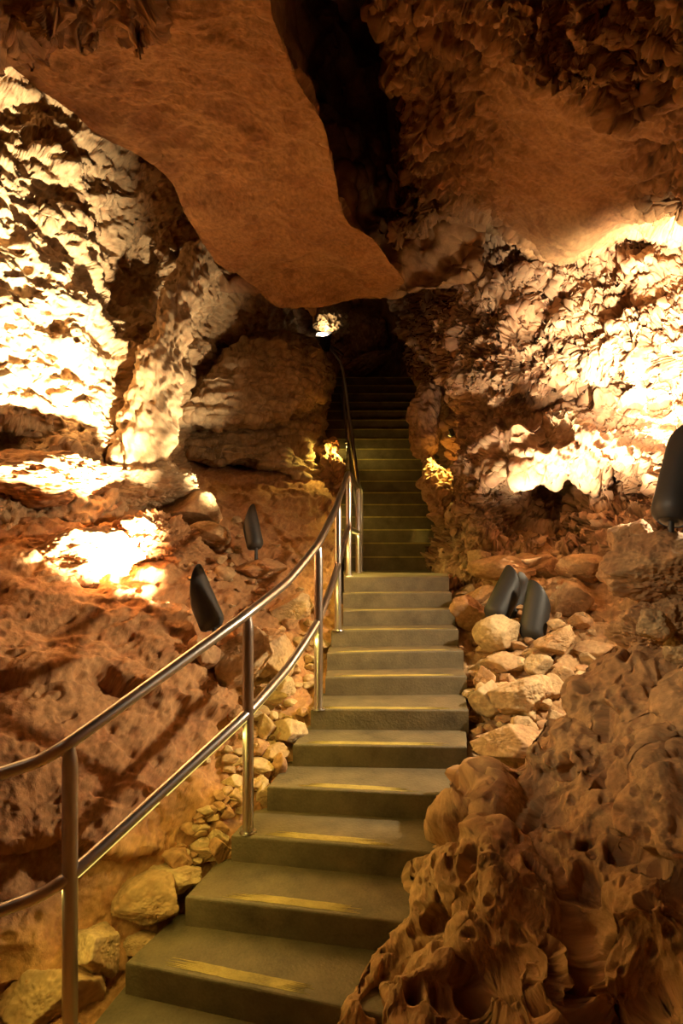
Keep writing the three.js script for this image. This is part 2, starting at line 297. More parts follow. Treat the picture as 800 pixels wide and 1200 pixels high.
// --- dark hanging rock at the top left corner
{
  const grid = [[-420, -260, -120, 20, 150, 230].map((x) => [x, -420, 1.75]), [-420, -260, -120, 10, 140, 215].map((x) => [x, -160, 2.1]), [-420, -260, -120, 0, 120, 190].map((x) => [x, -40, 2.35]), [[-420, 60, 2.5], [-260, 50, 2.5], [-120, 45, 2.5], [0, 40, 2.5], [90, 30, 2.5], [165, 5, 2.5]], [[-420, 150, 2.7], [-260, 130, 2.7], [-120, 110, 2.75], [-10, 95, 2.75], [60, 62, 2.75], [150, 45, 2.75]]];
  const g = sheet({ grid, nu: 190, nv: 220, fold: [0, 0.5, -0.5], rings: 24, toward: [-0.5, EYE, -2],
    disp: (x, y, z) => 0.12 * fbm(x * 2, y * 2, z * 2, 3),
    fine: (x, y, z) => 0.07 * craggy(x, y, z, 4, 0.3) + 0.03 * craggy(x, y, z, 9, 0.3) + 0.03 * fins(x, y, z, 6, 0.9, 0.3), col: (x, y, z, o) => T.ceil(x + 17, y, z, o) });
  mesh('overhang', g, rockMat, ceiling);
}
// --- right wall: boxwork
{
  const grid = [
    [[452, 150, 9.6], [490, 150, 8.6], [535, 150, 7.6], [600, 150, 7.0], [660, 150, 6.6], [720, 150, 6.2], [785, 150, 5.7], [860, 150, 5.2], [980, 150, 4.7]],
    [[458, 260, 9.4], [492, 260, 8.4], [538, 260, 7.2], [600, 255, 6.7], [660, 250, 6.4], [720, 250, 6.0], [785, 250, 5.4], [860, 250, 5.0], [980, 250, 4.5]],
    [[468, 330, 9.2], [500, 330, 8.2], [545, 330, 6.9], [600, 325, 6.4], [660, 320, 6.1], [720, 320, 5.7], [785, 320, 5.2], [860, 320, 4.7], [980, 320, 4.3]],
    [[484, 385, 9.0], [508, 385, 8.0], [548, 385, 6.8], [600, 385, 6.25], [660, 380, 5.95], [720, 375, 5.5], [785, 375, 5.0], [860, 375, 4.5], [980, 375, 4.1]],
    [[494, 430, 8.8], [512, 430, 7.8], [548, 430, 6.7], [600, 435, 6.2], [660, 425, 5.8], [720, 415, 5.3], [785, 415, 4.9], [860, 415, 4.4], [980, 415, 4.0]],
    [[512, 470, 8.8, .5], [526, 470, 7.7, .5], [552, 475, 6.9, .5], [600, 492, 6.5, .4], [660, 470, 6.15, .4], [720, 444, 5.75, .5], [785, 460, 5.0, .6], [860, 460, 4.5, .6], [980, 460, 4.1, .6]],
    [[516, 510, 8.4, .5], [530, 510, 7.3, .5], [556, 515, 6.6, .5], [600, 506, 6.0, .4], [660, 490, 5.6, .3], [720, 472, 5.3, .4], [785, 500, 5.0, .6], [860, 500, 4.6, .7], [980, 500, 4.2, .7]],
    [[518, 550, 8.0, .5], [532, 550, 7.0, .5], [560, 555, 6.4, .5], [605, 560, 5.9, .4], [655, 552, 5.65, .5], [720, 545, 5.4, .7], [785, 545, 5.1, .8], [860, 545, 4.7, .8], [980, 545, 4.3, .8]],
    [[520, 585, 7.6, .6], [534, 585, 6.8, .6], [562, 585, 6.4, .7], [612, 570, 6.9, .6], [652, 562, 7.2, .5], [702, 566, 6.6, .8], [785, 580, 5.1, .9], [860, 580, 4.7, .9], [980, 580, 4.4, .9]],
    [[518, 620, 7.3, .8], [536, 620, 6.6, .8], [566, 615, 6.3, .8], [615, 606, 6.9, .6], [660, 604, 7.0, .6], [708, 612, 5.6, 1], [785, 615, 5.1, 1], [860, 615, 4.7, 1], [980, 615, 4.4, 1]],
    [[514, 665, 6.9, .8], [538, 660, 6.4, .8], [570, 655, 6.2, .8], [615, 645, 6.2, .7], [660, 645, 6.0, .7], [712, 655, 5.5, 1], [785, 665, 5.1, 1], [860, 665, 4.7, 1], [980, 665, 4.4, 1]],
    [[512, 730, 6.5, .8], [538, 720, 6.1, .8], [572, 715, 6.0, .8], [615, 710, 6.0, .7], [660, 710, 5.8, .7], [714, 720, 5.4, .7], [785, 730, 5.0, .7], [860, 730, 4.7, .7], [980, 730, 4.4, .7]],
  ];
  const g = sheet({ grid, nu: 380, nv: 480, fold: [0.15, 0, -1.0], rings: 24, toward: [0, 2.5, -5],
    disp: (x, y, z, r, px, py) => {
      return 0.14 * fbm(x * 1.7, y * 1.7, z * 1.7, 3) + 0.03 * ridged(x * 1.1, y * 6 + x * 2, z * 1.1, 2) + (0.25 + 0.75 * smooth(0.45, 0.95, r)) * 0.18 * fins(x, y, z, 3.0, 1.0, 0.45) - 0.10; },
    fine: (x, y, z, r) => (0.25 + 0.75 * smooth(0.45, 0.95, r)) * (0.06 * fins(x, y * 0.7, z, 5.5, 1.1, 0.3) * (0.4 + 0.6 * smooth(-0.3, 0.4, sn2(x * 1.7, y * 1.7, z * 1.7))) + 0.022 * fins(x, y * 0.8, z, 12, 1.0, 0.32)) + 0.06 * craggy(x, y, z, 3.6, 0.25) + 0.022 * craggy(x, y * 1.2, z, 9, 0.3),
    col: (x, y, z, o) => T.box(x, y, z, o) });
  structure('wall_right', g, rockMat, 'rough reddish boxwork cave wall right of the stairs');
}
// --- left wall: pale, ragged, floodlit
{
  const xs = [-330, -120, -10, 45, 100, 150, 200, 245, 295, 345];
  const R = [[0, [3.8, 4.4, 5.0, 5.3, 5.7, 6.1, 6.5, 6.9, 7.4, 7.9]], [120, [3.8, 4.35, 4.9, 5.2, 5.5, 5.9, 6.3, 6.7, 7.2, 7.7]], [200, [3.8, 4.3, 4.75, 5.05, 5.4, 5.75, 6.0, 6.5, 7.0, 7.5]], [260, [3.8, 4.3, 4.65, 4.95, 5.3, 5.9, 5.95, 6.4, 6.9, 7.4]],
    [320, [3.8, 4.3, 4.6, 4.85, 5.2, 6.3, 6.2, 6.3, 6.8, 7.4]], [370, [3.8, 4.3, 4.55, 4.8, 5.15, 5.8, 6.3, 6.8, 7.8, 9.0]], [420, [3.85, 4.3, 4.5, 4.75, 5.1, 5.5, 6.2, 7.3, 8.5, 9.4]], [475, [3.9, 4.3, 4.45, 4.7, 5.05, 5.5, 6.3, 7.7, 8.7, 9.5]],
    [505, [4.1, 4.6, 5.2, 5.0, 5.1, 5.6, 6.4, 7.8, 8.8, 9.5]], [530, [4.1, 4.5, 4.9, 4.9, 5.1, 5.6, 6.4, 7.8, 8.8, 9.5]], [560, [3.9, 4.2, 4.4, 4.6, 4.9, 5.4, 6.2, 7.6, 8.8, 9.5]], [640, [3.8, 4.1, 4.3, 4.5, 4.8, 5.2, 6.0, 7.4, 8.8, 9.5]]];
  const g = sheet({ grid: R.map(([y, d]) => xs.map((x, i) => [x, y, d[i]])), nu: 400, nv: 480, fold: [0, 0, -0.8], rings: 20, toward: [0, 2.5, -4],
    disp: (x, y, z, r, px, py) => 0.11 * fbm(x * 1.4, y * 1.8, z * 1.4, 3) + 0.06 * craggy(x, y * 1.4, z, 2.4, -0.1) - 0.02,
    fine: (x, y, z) => 0.04 * craggy(x, y * 1.5, z, 5.5, 0.1) + 0.02 * craggy(x, y * 1.6, z, 12, 0.1) + 0.012 * ridged(x * 4, y * 8 + x * 2, z * 4, 2, 0.55) - 0.05 * smooth(0.4, 0.7, sn2(x * 5, y * 8, z * 5)) - 0.02 * smooth(0.4, 0.7, sn2(x * 13, y * 17, z * 13)),
    col: (x, y, z, o) => T.left(x, y, z, o) });
  structure('wall_left', g, rockMat, 'ragged floodlit cave wall left of the stairs');
}
// --- back wall above the top of the stairs
{
  const xs = [200, 280, 340, 390, 440, 490, 560];
  const R = [[200, [8.6, 8.9, 9.2, 9.6, 9.8, 9.7, 9.4]], [300, [8.8, 9.3, 9.8, 10.4, 10.8, 10.6, 10.0]], [355, [8.9, 9.6, 10.3, 10.9, 11.4, 11.4, 10.6]], [390, [9.0, 9.8, 10.5, 11.2, 12.0, 12.2, 11.0]], [420, [9.0, 9.8, 10.4, 11.0, 11.6, 12.0, 11.0]], [445, [9.0, 9.7, 10.2, 10.6, 11.0, 11.0, 10.6]], [520, [9.0, 9.7, 10.2, 10.5, 10.8, 10.8, 10.4]], [640, [9.0, 9.7, 10.2, 10.5, 10.8, 10.8, 10.4]]];
  const g = sheet({ grid: R.map(([y, d]) => xs.map((x, i) => [x, y, d[i]])), nu: 200, nv: 260, fold: [0, 0, -0.6], rings: 10,
    disp: (x, y, z) => 0.25 * fbm(x * 1.3, y * 1.3, z * 1.3, 4) + 0.2 * facets(x, y, z, 2.2, 1.6),
    fine: (x, y, z) => 0.10 * craggy(x, y, z, 4) + 0.03 * craggy(x, y, z, 10),
    col: (x, y, z, o) => T.box(x + 31, y, z, o) });
  structure('wall_back', g, rockMat, 'dim rock wall closing the passage above the top step');
}
// --- ground left of the stairs: a red dirt bank with broken crust lines
const grounds = [];
const lips = [   // crust edges: the ground above them stands proud of the ground below
  { pts: [[-140, 800], [0, 786], [60, 792], [125, 792], [170, 815], [215, 828], [250, 832], [290, 850]], h: 0.062, w: 60 },
  { pts: [[-140, 1000], [0, 990], [40, 984], [80, 988], [150, 995], [200, 1000]], h: 0.062, w: 70 },
  { pts: [[110, 640], [150, 668], [200, 694], [240, 706], [290, 712]], h: 0.03, w: 36 },
  { pts: [[-140, 1178], [0, 1165], [40, 1155], [80, 1150]], h: 0.045, w: 50 },
];
function lipHeight(px, py, jit) {
  let s = 0;
  for (const { pts, h, w } of lips) {
    if (px < pts[0][0] || px > pts[pts.length - 1][0]) continue;
    let k = 0; while (px > pts[k + 1][0]) k++;
    const t = (px - pts[k][0]) / (pts[k + 1][0] - pts[k][0]), y = mix(pts[k][1], pts[k + 1][1], t) + jit;
    const ends = smooth(0, 30, Math.min(px - pts[0][0], pts[pts.length - 1][0] - px)), d = py - y;
    const q = smooth(-6, 9, d); s += ends * h * mix(Math.exp(Math.min(0, d) / w), -0.9 * Math.exp(-Math.max(0, d) / w), q);
  }
  return s;
}
{
  const xs = [-330, -110, 0, 60, 130, 200, 260, 320, 372, 425];
  const R = [[530, [4.6, 4.9, 5.2, 5.4, 6.0, 7.2, 8.4, 8.6, 8.7, 8.9]], [566, [4.3, 4.6, 4.8, 5.1, 5.5, 6.15, 6.75, 7.05, 7.3, 7.7]], [620, [4.0, 4.2, 4.3, 4.5, 4.95, 5.35, 5.7, 6.05, 6.4, 6.8]], [680, [3.6, 3.7, 3.8, 3.95, 4.25, 4.5, 4.8, 5.1, 5.4, 5.6]], [740, [3.2, 3.3, 3.4, 3.55, 3.75, 3.95, 4.25, 4.55, 4.9, 5.15]],
    [800, [2.85, 2.95, 3.02, 3.12, 3.32, 3.52, 3.78, 4.08, 4.32, 4.5]], [870, [2.6, 2.68, 2.74, 2.85, 3.0, 3.18, 3.4, 3.62, 3.82, 3.95]], [940, [2.45, 2.5, 2.56, 2.64, 2.76, 2.93, 3.12, 3.33, 3.45, 3.5]], [1020, [2.36, 2.4, 2.45, 2.52, 2.64, 2.78, 2.95, 3.05, 3.1, 3.2]], [1100, [2.28, 2.3, 2.34, 2.4, 2.52, 2.66, 2.78, 2.85, 2.9, 3.0]], [1180, [2.22, 2.24, 2.27, 2.3, 2.38, 2.46, 2.55, 2.6, 2.7, 2.8]],
    [1270, [2.02, 2.02, 2.04, 2.05, 2.07, 2.12, 2.2, 2.3, 2.4, 2.5]]];
  const g = sheet({ grid: R.map(([y, d]) => xs.map((x, i) => [i === 9 && y < 700 ? 392 : i === 8 && y < 700 ? 362 : x, y, d[i]])), nu: 380, nv: 480, fold: [0, -0.5, 0], rings: 10, toward: [0, 8, -2],
    disp: (x, y, z, r, px, py) => { const j = 9 * sn(x * 3.1, 3, z * 3.1) + 3 * sn(x * 9, 5, z * 9); return lipHeight(px, py, j) + 0.045 * fbm(x * 1.6, y * 1.6, z * 1.6, 3); },
    fine: (x, y, z) => 0.016 * fbm(x * 5, y * 6, z * 5, 3, 0.5) + 0.012 * craggy(x, y, z, 5, -0.2) + 0.005 * smooth(0.35, 0.7, sn2(x * 15, y * 15, z * 15)) - 0.018 * smooth(0.5, 0.75, sn2(x * 6, y * 9, z * 6 + 4)),
    col: (x, y, z, o) => T.dirt(x, y, z, o) });
  grounds.push(g);
  structure('floor', g, dirtMat); scene.children[scene.children.length - 1].userData.label = 'sloping red dirt bank with broken crust left of the stairs'; scene.children[scene.children.length - 1].userData.category = 'cave floor';
}
// --- ground right of the stairs
{
  const xs = [480, 520, 555, 600, 650, 705, 765, 860];
  const R = [[610, [8.0, 7.8, 7.6, 7.4, 7.1, 6.8, 6.4, 6.0]], [640, [7.3, 7.1, 6.9, 6.7, 6.4, 6.1, 5.8, 5.4]], [680, [6.5, 6.45, 6.15, 5.8, 5.5, 5.3, 5.0, 4.6]], [730, [5.4, 5.35, 5.2, 4.95, 4.75, 4.6, 4.35, 4.0]], [790, [4.65, 4.6, 4.5, 4.3, 4.15, 4.05, 3.85, 3.6]], [850, [4.1, 4.1, 4.0, 3.85, 3.75, 3.65, 3.5, 3.3]], [920, [3.6, 3.6, 3.5, 3.4, 3.35, 3.3, 3.2, 3.0]], [1000, [3.0, 3.0, 3.0, 3.0, 2.95, 2.9, 2.8, 2.7]], [1120, [2.6, 2.6, 2.6, 2.6, 2.5, 2.5, 2.4, 2.3]]];
  const g = sheet({ grid: R.map(([y, d]) => xs.map((x, i) => [i < 2 && y < 700 ? 526 + i * 12 : x, y, d[i]])), nu: 260, nv: 340, fold: [0, -0.5, 0], rings: 8, toward: [0, 8, -3],
    disp: (x, y, z) => 0.06 * fbm(x * 1.7, y * 1.7, z * 1.7, 4) + 0.07 * facets(x, y, z, 3.2, 1.6),
    fine: (x, y, z) => 0.05 * craggy(x, y, z, 5, -0.35) + 0.022 * craggy(x, y, z, 12, -0.3) + 0.006 * fbm(x * 16, y * 16, z * 16, 2),
    col: (x, y, z, o) => T.rubble(x, y, z, o) });
  grounds.push(g);
  const m = structure('floor', g, dirtMat); m.userData.label = 'rubbly orange ground right of the stairs below the boxwork wall'; m.userData.category = 'cave floor';
}
// --- floor under and behind the viewer
{
  const g = new THREE.PlaneGeometry(6, 5, 60, 50); g.rotateX(-Math.PI / 2); const p = g.attributes.position, color = new Float32Array(p.count * 3), rgb = [0, 0, 0];
  for (let i = 0; i < p.count; i++) { const x = p.getX(i), z = p.getZ(i) + 0.3; p.setXYZ(i, x, -0.28 + 0.03 * fbm(x, 0, z, 4), z); T.dirt(x, 0, z, rgb); color.set(rgb, i * 3); }
  g.setAttribute('color', new THREE.BufferAttribute(color, 3)); g.computeVertexNormals();
  const m = structure('floor', g, dirtMat); m.userData.label = 'trodden dirt floor at the foot of the stairs'; m.userData.category = 'cave floor';
}
// a look-up of the ground: the surface point seen in a given direction
const cells = new Map();
for (const g of grounds) { const p = g.attributes.position; for (let i = 0; i < p.count; i++) { const d = -p.getZ(i), x = 400 + p.getX(i) / d * FOC, y = HORIZON - (p.getY(i) - EYE) / d * FOC, k = Math.round(x / 4) * 10000 + Math.round(y / 4); const c = cells.get(k); if (!c || c < -1) { if (!cells.has(k) || cells.get(k) > d) cells.set(k, d); } else if (c > d) cells.set(k, d); } }
function ground(x, y) { for (let r = 0; r < 12; r++) { let best = 0; for (let a = -r; a <= r; a++) for (let b = -r; b <= r; b++) { const d = cells.get((Math.round(x / 4) + a) * 10000 + Math.round(y / 4) + b); if (d && (!best || d < best)) best = d; } if (best) return best; } return 4; }

// ================================================================== ROCK FORMATIONS
function formation(name, label, category, geo, mat = rockMat) { const m = mesh(name, geo, mat); return tag(m, label, category); }
// the big foreground rock, lower right
{
  const grid = [
    [[385, 1270, 1.98, .6], [440, 1165, 2.25, .7], [480, 1085, 2.5], [496, 1010, 2.8], [530, 925, 3.05], [610, 885, 3.15], [662, 828, 3.15], [728, 772, 3.05], [820, 735, 2.95], [960, 690, 2.75]],
    [[420, 1300, 1.78], [480, 1195, 1.98], [525, 1110, 2.2], [545, 1035, 2.45], [585, 965, 2.68], [645, 915, 2.75], [705, 865, 2.72], [770, 822, 2.62], [860, 785, 2.5], [1000, 740, 2.3]],
    [[470, 1385, 1.5], [545, 1275, 1.66], [600, 1185, 1.84], [630, 1110, 2.04], [670, 1040, 2.22], [725, 980, 2.28], [785, 930, 2.24], [850, 895, 2.15], [935, 865, 2.05], [1080, 830, 1.9]],
    [[560, 1520, 1.22], [655, 1420, 1.32], [720, 1330, 1.44], [765, 1250, 1.58], [810, 1180, 1.7], [865, 1125, 1.74], [935, 1075, 1.68], [1000, 1045, 1.6], [1080, 1010, 1.5], [1220, 980, 1.4]],
    [[760, 1780, .95], [860, 1680, 1.0], [940, 1580, 1.05], [990, 1480, 1.15], [1040, 1400, 1.2], [1100, 1330, 1.22], [1180, 1270, 1.2], [1260, 1230, 1.15], [1350, 1200, 1.1], [1500, 1150, 1.05]],
  ];
  const g = sheet({ grid, nu: 420, nv: 390, fold: [0.05, -0.7, -0.25], rings: 18, toward: [-1, 4, -1],
    disp: (x, y, z) => { const wx = x + 0.10 * sn(x * 2.6, y * 2.6, z * 2.6), wy = y + 0.10 * sn(x * 2.6 + 7, y * 2.6, z * 2.6); return 0.16 * billow(wx * 1.25 + 3, wy * 1.25, z * 1.25, 2, 0.35) + 0.09 * facets(wx, wy, z, 2.0, 1.2) - 0.08; },
    fine: (x, y, z) => 0.09 * craggy(x, y, z, 2.8, 0.25) + 0.05 * craggy(x, y, z, 6, 0.3) + 0.016 * craggy(x, y, z, 14, 0.2) - 0.07 * smooth(0.42, 0.66, sn2(x * 4.4, y * 4.4, z * 4.4)) - 0.022 * smooth(0.5, 0.72, sn2(x * 10 + 5, y * 10, z * 10)) + 0.004 * fbm(x * 24, y * 24, z * 24, 2),
    col: (x, y, z, o) => T.near(x, y, z, o) });
  formation('rock_outcrop', 'large craggy brown rock mass with pits bordering the right side of the lower steps', 'rock', g);
}
// the banded ledge left of the upper stairs
{
  const g = sheet({ nu: 260, nv: 280, fold: [0, 0, -0.7], rings: 16, toward: [0, 2, -3],
    grid: [
      [[215, 425, 8.2], [250, 415, 8.3], [290, 398, 8.4], [330, 396, 8.5], [365, 402, 8.7], [380, 425, 9.0], [388, 440, 9.4]],
      [[207, 462, 6.9], [245, 440, 6.95], [288, 412, 7.1], [330, 408, 7.3], [365, 416, 7.6], [380, 434, 8.2], [388, 447, 8.8]],
      [[206, 478, 6.6], [245, 462, 6.65], [290, 445, 6.8], [330, 438, 7.0], [365, 440, 7.3], [380, 447, 7.9], [387, 455, 8.7]],
      [[207, 494, 6.55], [245, 494, 6.6], [290, 491, 6.75], [330, 482, 6.95], [365, 468, 7.25], [380, 462, 7.85], [386, 464, 8.6]],
      [[209, 499, 7.05], [245, 500, 7.15], [290, 498, 7.3], [330, 491, 7.6], [365, 480, 7.85], [374, 480, 8.2], [378, 480, 9.0]],
      [[212, 520, 6.9], [245, 525, 6.98], [290, 528, 7.12], [330, 535, 7.3], [362, 540, 7.5], [371, 545, 7.9], [375, 545, 8.8]],
      [[213, 531, 7.0], [245, 537, 7.05], [290, 541, 7.25], [330, 552, 7.35], [362, 566, 7.5], [372, 572, 7.8], [377, 574, 8.6]],
      [[214, 535, 8.2], [245, 541, 8.2], [290, 545, 8.2], [330, 556, 8.1], [362, 580, 8.0], [382, 590, 8.0], [390, 592, 8.2]],
    ],
    disp: (x, y, z) => 0.06 * fbm(x * 2, y * 2, z * 2, 3) + 0.05 * facets(x * 0.7, y * 1.8, z * 0.7, 3.6, 1.4) - 0.03,
    fine: (x, y, z) => 0.05 * ridged(x * 0.7, y * 7, z * 0.7, 2) + 0.03 * craggy(x * 0.7, y * 1.8, z * 0.7, 6) + 0.012 * craggy(x, y * 1.5, z, 14),
    col: (x, y, z, o) => T.ledge(x, y, z, o) });
  formation('rock_ledge', 'thick horizontally banded rock ledge overhanging a dark hollow left of the upper stairs', 'rock', g);
}
// the leaning pillar on the left wall
function sweptRock(pts, radii, seed, col, { nu = 90, nv = 150, rough = 0.05 } = {}) {
  const curve = new THREE.CatmullRomCurve3(pts), fr = curve.computeFrenetFrames(nv, false), pos = [], idx = [], color = [], uv = [], rgb = [0, 0, 0];
  for (let j = 0; j <= nv; j++) {
    const t = j / nv, c = curve.getPoint(t), f = t * (radii.length - 1), k = Math.min(radii.length - 2, Math.floor(f)), rr = mix(radii[k], radii[k + 1], smooth(0, 1, f - k));
    for (let i = 0; i <= nu; i++) {
      const a = (i % nu) / nu * Math.PI * 2, d = fr.normals[j].clone().multiplyScalar(Math.cos(a)).addScaledVector(fr.binormals[j], Math.sin(a));
      const b = c.clone().addScaledVector(d, rr), q = rough * (0.8 * fbm(b.x * 4 + seed, b.y * 3, b.z * 4, 3) + 0.9 * craggy(b.x + seed, b.y, b.z, 7, 0.2) + 0.5 * craggy(b.x + seed, b.y * 0.7, b.z, 16, 0.2) + 0.4 * fins(b.x, b.y * 0.5, b.z, 9));
      b.addScaledVector(d, q); pos.push(b.x, b.y, b.z); uv.push(a * rr, t * curve.getLength()); col(b.x, b.y, b.z, rgb); color.push(...rgb);
      if (i < nu && j < nv) { const p = j * (nu + 1) + i; idx.push(p, p + 1, p + nu + 1, p + 1, p + nu + 2, p + nu + 1); }
    }
  }
  const g = new THREE.BufferGeometry(); g.setAttribute('position', new THREE.Float32BufferAttribute(pos, 3)); g.setAttribute('uv', new THREE.Float32BufferAttribute(uv, 2)); g.setAttribute('color', new THREE.Float32BufferAttribute(color, 3)); g.setIndex(idx); g.computeVertexNormals();
  return g;
}
formation('rock_pillar', 'leaning tan rock pillar standing against the floodlit left wall', 'rock pillar',
  sweptRock([at(232, 300, 6.0), at(215, 340, 5.75), at(202, 385, 5.6), at(189, 430, 5.5), at(178, 475, 5.45), at(168, 520, 5.45), at(160, 575, 5.5)], [0.14, 0.17, 0.16, 0.19, 0.21, 0.26, 0.32], 3, T.left));
// rocks beside the upper flight
formation('rock_column', 'rounded brown rock column standing beside the upper stairs, front of a black gap', 'rock column',
  sweptRock([at(506, 440, 7.9), at(501, 468, 7.7), at(496, 500, 7.6), at(498, 525, 7.55), at(507, 542, 7.5)], [0.05, 0.16, 0.2, 0.15, 0.05], 9, T.box, { rough: 0.035 }));
formation('rock_column', 'knobbly lamp-lit rock at the right edge of the upper steps below the rounded column', 'rock column',
  sweptRock([at(504, 540, 7.4), at(510, 560, 7.25), at(514, 580, 7.1), at(516, 600, 7.0), at(519, 616, 6.95)], [0.05, 0.11, 0.13, 0.09, 0.02], 19, T.box, { rough: 0.07 }));
formation('rock_column', 'knobbly lamp-lit rock left of the upper stairs beside the upper handrail', 'rock',
  sweptRock([at(388, 515, 8.0), at(384, 530, 7.8), at(388, 548, 7.7), at(396, 562, 7.65), at(401, 576, 7.6)], [0.03, 0.12, 0.14, 0.09, 0.02], 29, T.box, { rough: 0.07 }));

// loose blocks and boulders: [x, y, half width, half height in the frame; options]
function block(name, label, category, x, y, d, rx, ry, seed, opt = {}) {
  const k = d / FOC, size = [rx * k, ry * k, (opt.deep ?? (rx + ry) / 2) * k];
  const g = stoneGeometry(seed, { detail: 24, col: T.stone, near: 0.6, ...opt, size });
  const m = mesh(name, g, stoneMat); m.position.copy(at(x, y, d)); tag(m, label, category, opt.group); return m;
}
block('boulder', 'big floodlit boulder bulging from the dirt bank under the left wall', 'boulder', 76, 660, 4.35, 92, 46, 41, { deep: 55, detail: 40, col: T.dirt, rough: 0.07, fine: 0.022, planes: 10, soft: 0.12 });
block('boulder', 'rough boulder at the foot of the leaning pillar', 'boulder', 165, 575, 5.5, 62, 34, 42, { detail: 40, col: T.ledge, rough: 0.09, fine: 0.035, planes: 10, soft: 0.1 });
block('boulder', 'brightly lit flat-topped rock shelf under the dark pocket of the left wall', 'boulder', 45, 566, 4.72, 100, 36, 43, { detail: 40, col: T.dirt, rough: 0.07, fine: 0.025, planes: 12, soft: 0.1 });
block('boulder', 'brown dirt-covered boulder right of the floodlit boulder on the left bank', 'boulder', 185, 645, 4.95, 68, 55, 44, { detail: 40, col: T.dirt, rough: 0.10, fine: 0.04, planes: 9, soft: 0.15 });
block('boulder', 'large square-edged block carrying the lamp at the right edge', 'boulder', 778, 668, 3.0, 66, 42, 45, { detail: 40, col: T.near, rough: 0.05, fine: 0.02, planes: 9, soft: 0.05 });
block('boulder', 'rounded boulder under the square-edged block at the right edge', 'boulder', 775, 735, 3.02, 60, 48, 46, { detail: 40, col: T.near, rough: 0.08, fine: 0.03, planes: 10 });
block('boulder', 'pale angular stone in front of the rounded boulder at the right edge', 'stone', 768, 733, 2.72, 25, 20, 47, { col: T.stonePale, planes: 9 });
block('boulder', 'small stone wedged on the foreground rock at the right edge', 'stone', 798, 762, 2.72, 18, 17, 48, { col: T.stonePale, planes: 9 });
block('boulder', 'knobbly pointed stone leaning against the block under the right lamp', 'stone', 735, 632, 3.2, 26, 22, 49, { col: T.near, planes: 8, turn: [0, 0, 0.5] });
// rocks at the top of the stairs
block('boulder', 'rosy rock lit by the lamp at the top of the stairs', 'rock', 386, 381, 10.0, 20, 20, 51, { col: T.stone, planes: 12, rough: 0.15, fine: 0.08 });
block('boulder', 'dim slab leaning right of the lamp at the top of the stairs', 'rock', 423, 432, 10.7, 40, 10, 52, { col: T.box, planes: 9, turn: [0, 0, 0.5] });
block('boulder', 'dim rounded rock behind the top step', 'rock', 425, 390, 11.0, 26, 30, 53, { col: T.box, planes: 9 });
block('boulder', 'dim boulder on the top of the banded ledge', 'rock', 325, 402, 8.6, 44, 10, 54, { col: T.ledge, planes: 9 });

// ================================================================== STAIRCASE
const RISE = 0.13;
const nose = [   // measured left and right ends of each nosing
  [[96, 1215], [330, 1300]], [[147, 1127], [405, 1181]], [[217, 1050], [465, 1080]], [[271, 978], [494, 998]], [[313, 921.5], [523, 932]], [[343, 872], [547, 875]], [[364, 831], [549, 832]], [[381, 793.5], [547, 792]], [[383, 765], [543, 762]], [[388, 738.6], [537, 737]], [[402, 715.5], [533, 714]], [[402, 695], [529, 694]], [[403, 676.5], [526, 675.5]],
];
const ends = nose.map(([l, r], i) => { const h = RISE * i, f = ([x, y]) => { const d = FOC * (EYE - h) / (y - HORIZON); return new THREE.Vector2((x - 400) / FOC * d, -d); }; return { h, l: f(l), r: f(r) }; });
const stair = group('staircase'); tag(stair, 'concrete staircase climbing through the cave with worn yellow nosings', 'staircase');
function stepGeometry(pl, top, bottom) {   // plan outline [x, z] to a solid with a rounded upper edge
  const s = new THREE.Shape(pl.map(([x, z]) => new THREE.Vector2(x, -z))), b = 0.012;
  const g = new THREE.ExtrudeGeometry(s, { depth: top - bottom - b, bevelEnabled: true, bevelThickness: b, bevelSize: b, bevelOffset: -b, bevelSegments: 3, curveSegments: 1, steps: 1 });
  g.rotateX(-Math.PI / 2); g.translate(0, bottom, 0); return g;
}
function boxUV(g) { const p = g.attributes.position, n = g.attributes.normal, uv = new Float32Array(p.count * 2); for (let i = 0; i < p.count; i++) { const ax = Math.abs(n.getX(i)), ay = Math.abs(n.getY(i)), az = Math.abs(n.getZ(i)); if (ay >= ax && ay >= az) { uv[i * 2] = p.getX(i); uv[i * 2 + 1] = p.getZ(i); } else if (az >= ax) { uv[i * 2] = p.getX(i); uv[i * 2 + 1] = p.getY(i); } else { uv[i * 2] = p.getZ(i); uv[i * 2 + 1] = p.getY(i); } } g.setAttribute('uv', new THREE.BufferAttribute(uv, 2)); return g; }
function strip(l, r, back, h, seed, t0, t1, w0, w1) {   // worn paint along a nosing: overlapping streaks with feathered ends
  const rn = rng(seed), parts = [], rows = 7, W = l.distanceTo(r);
  for (let q = 0; q < rows; q++) {
    const a0 = t0 + 0.16 * rn() * (q / rows) + 0.03 * rn(), a1 = t1 - 0.22 * rn() * (q / rows) - 0.03 * rn(), c0 = mix(w0, w1, q / rows), c1 = mix(w0, w1, (q + 1.15) / rows), N = 40, a = [], b = [];
    for (let i = 0; i <= N; i++) { const t = mix(a0, a1, i / N), e = smooth(0, 0.2, i / N) * smooth(0, 0.2, 1 - i / N), c = l.clone().lerp(r, t), wob = 0.002 * sn(t * 9, seed, 3); const m = (c0 + c1) / 2, hw = (c1 - c0) / 2 * (0.1 + 0.9 * e) * (0.8 + 0.25 * sn(t * 26, seed, q)); a.push(c.clone().addScaledVector(back, m - hw + wob)); b.push(c.clone().addScaledVector(back, m + hw + wob)); }
    const s = new THREE.Shape([...a, ...b.reverse()].map((v) => new THREE.Vector2(v.x, -v.y))), g = new THREE.ExtrudeGeometry(s, { depth: 0.0012 + q * 0.00004, bevelEnabled: false }); parts.push(g);
  }
  const g = mergeGeometries(parts); g.rotateX(-Math.PI / 2); g.translate(0, h + 0.0003, 0); return boxUV(g);
}
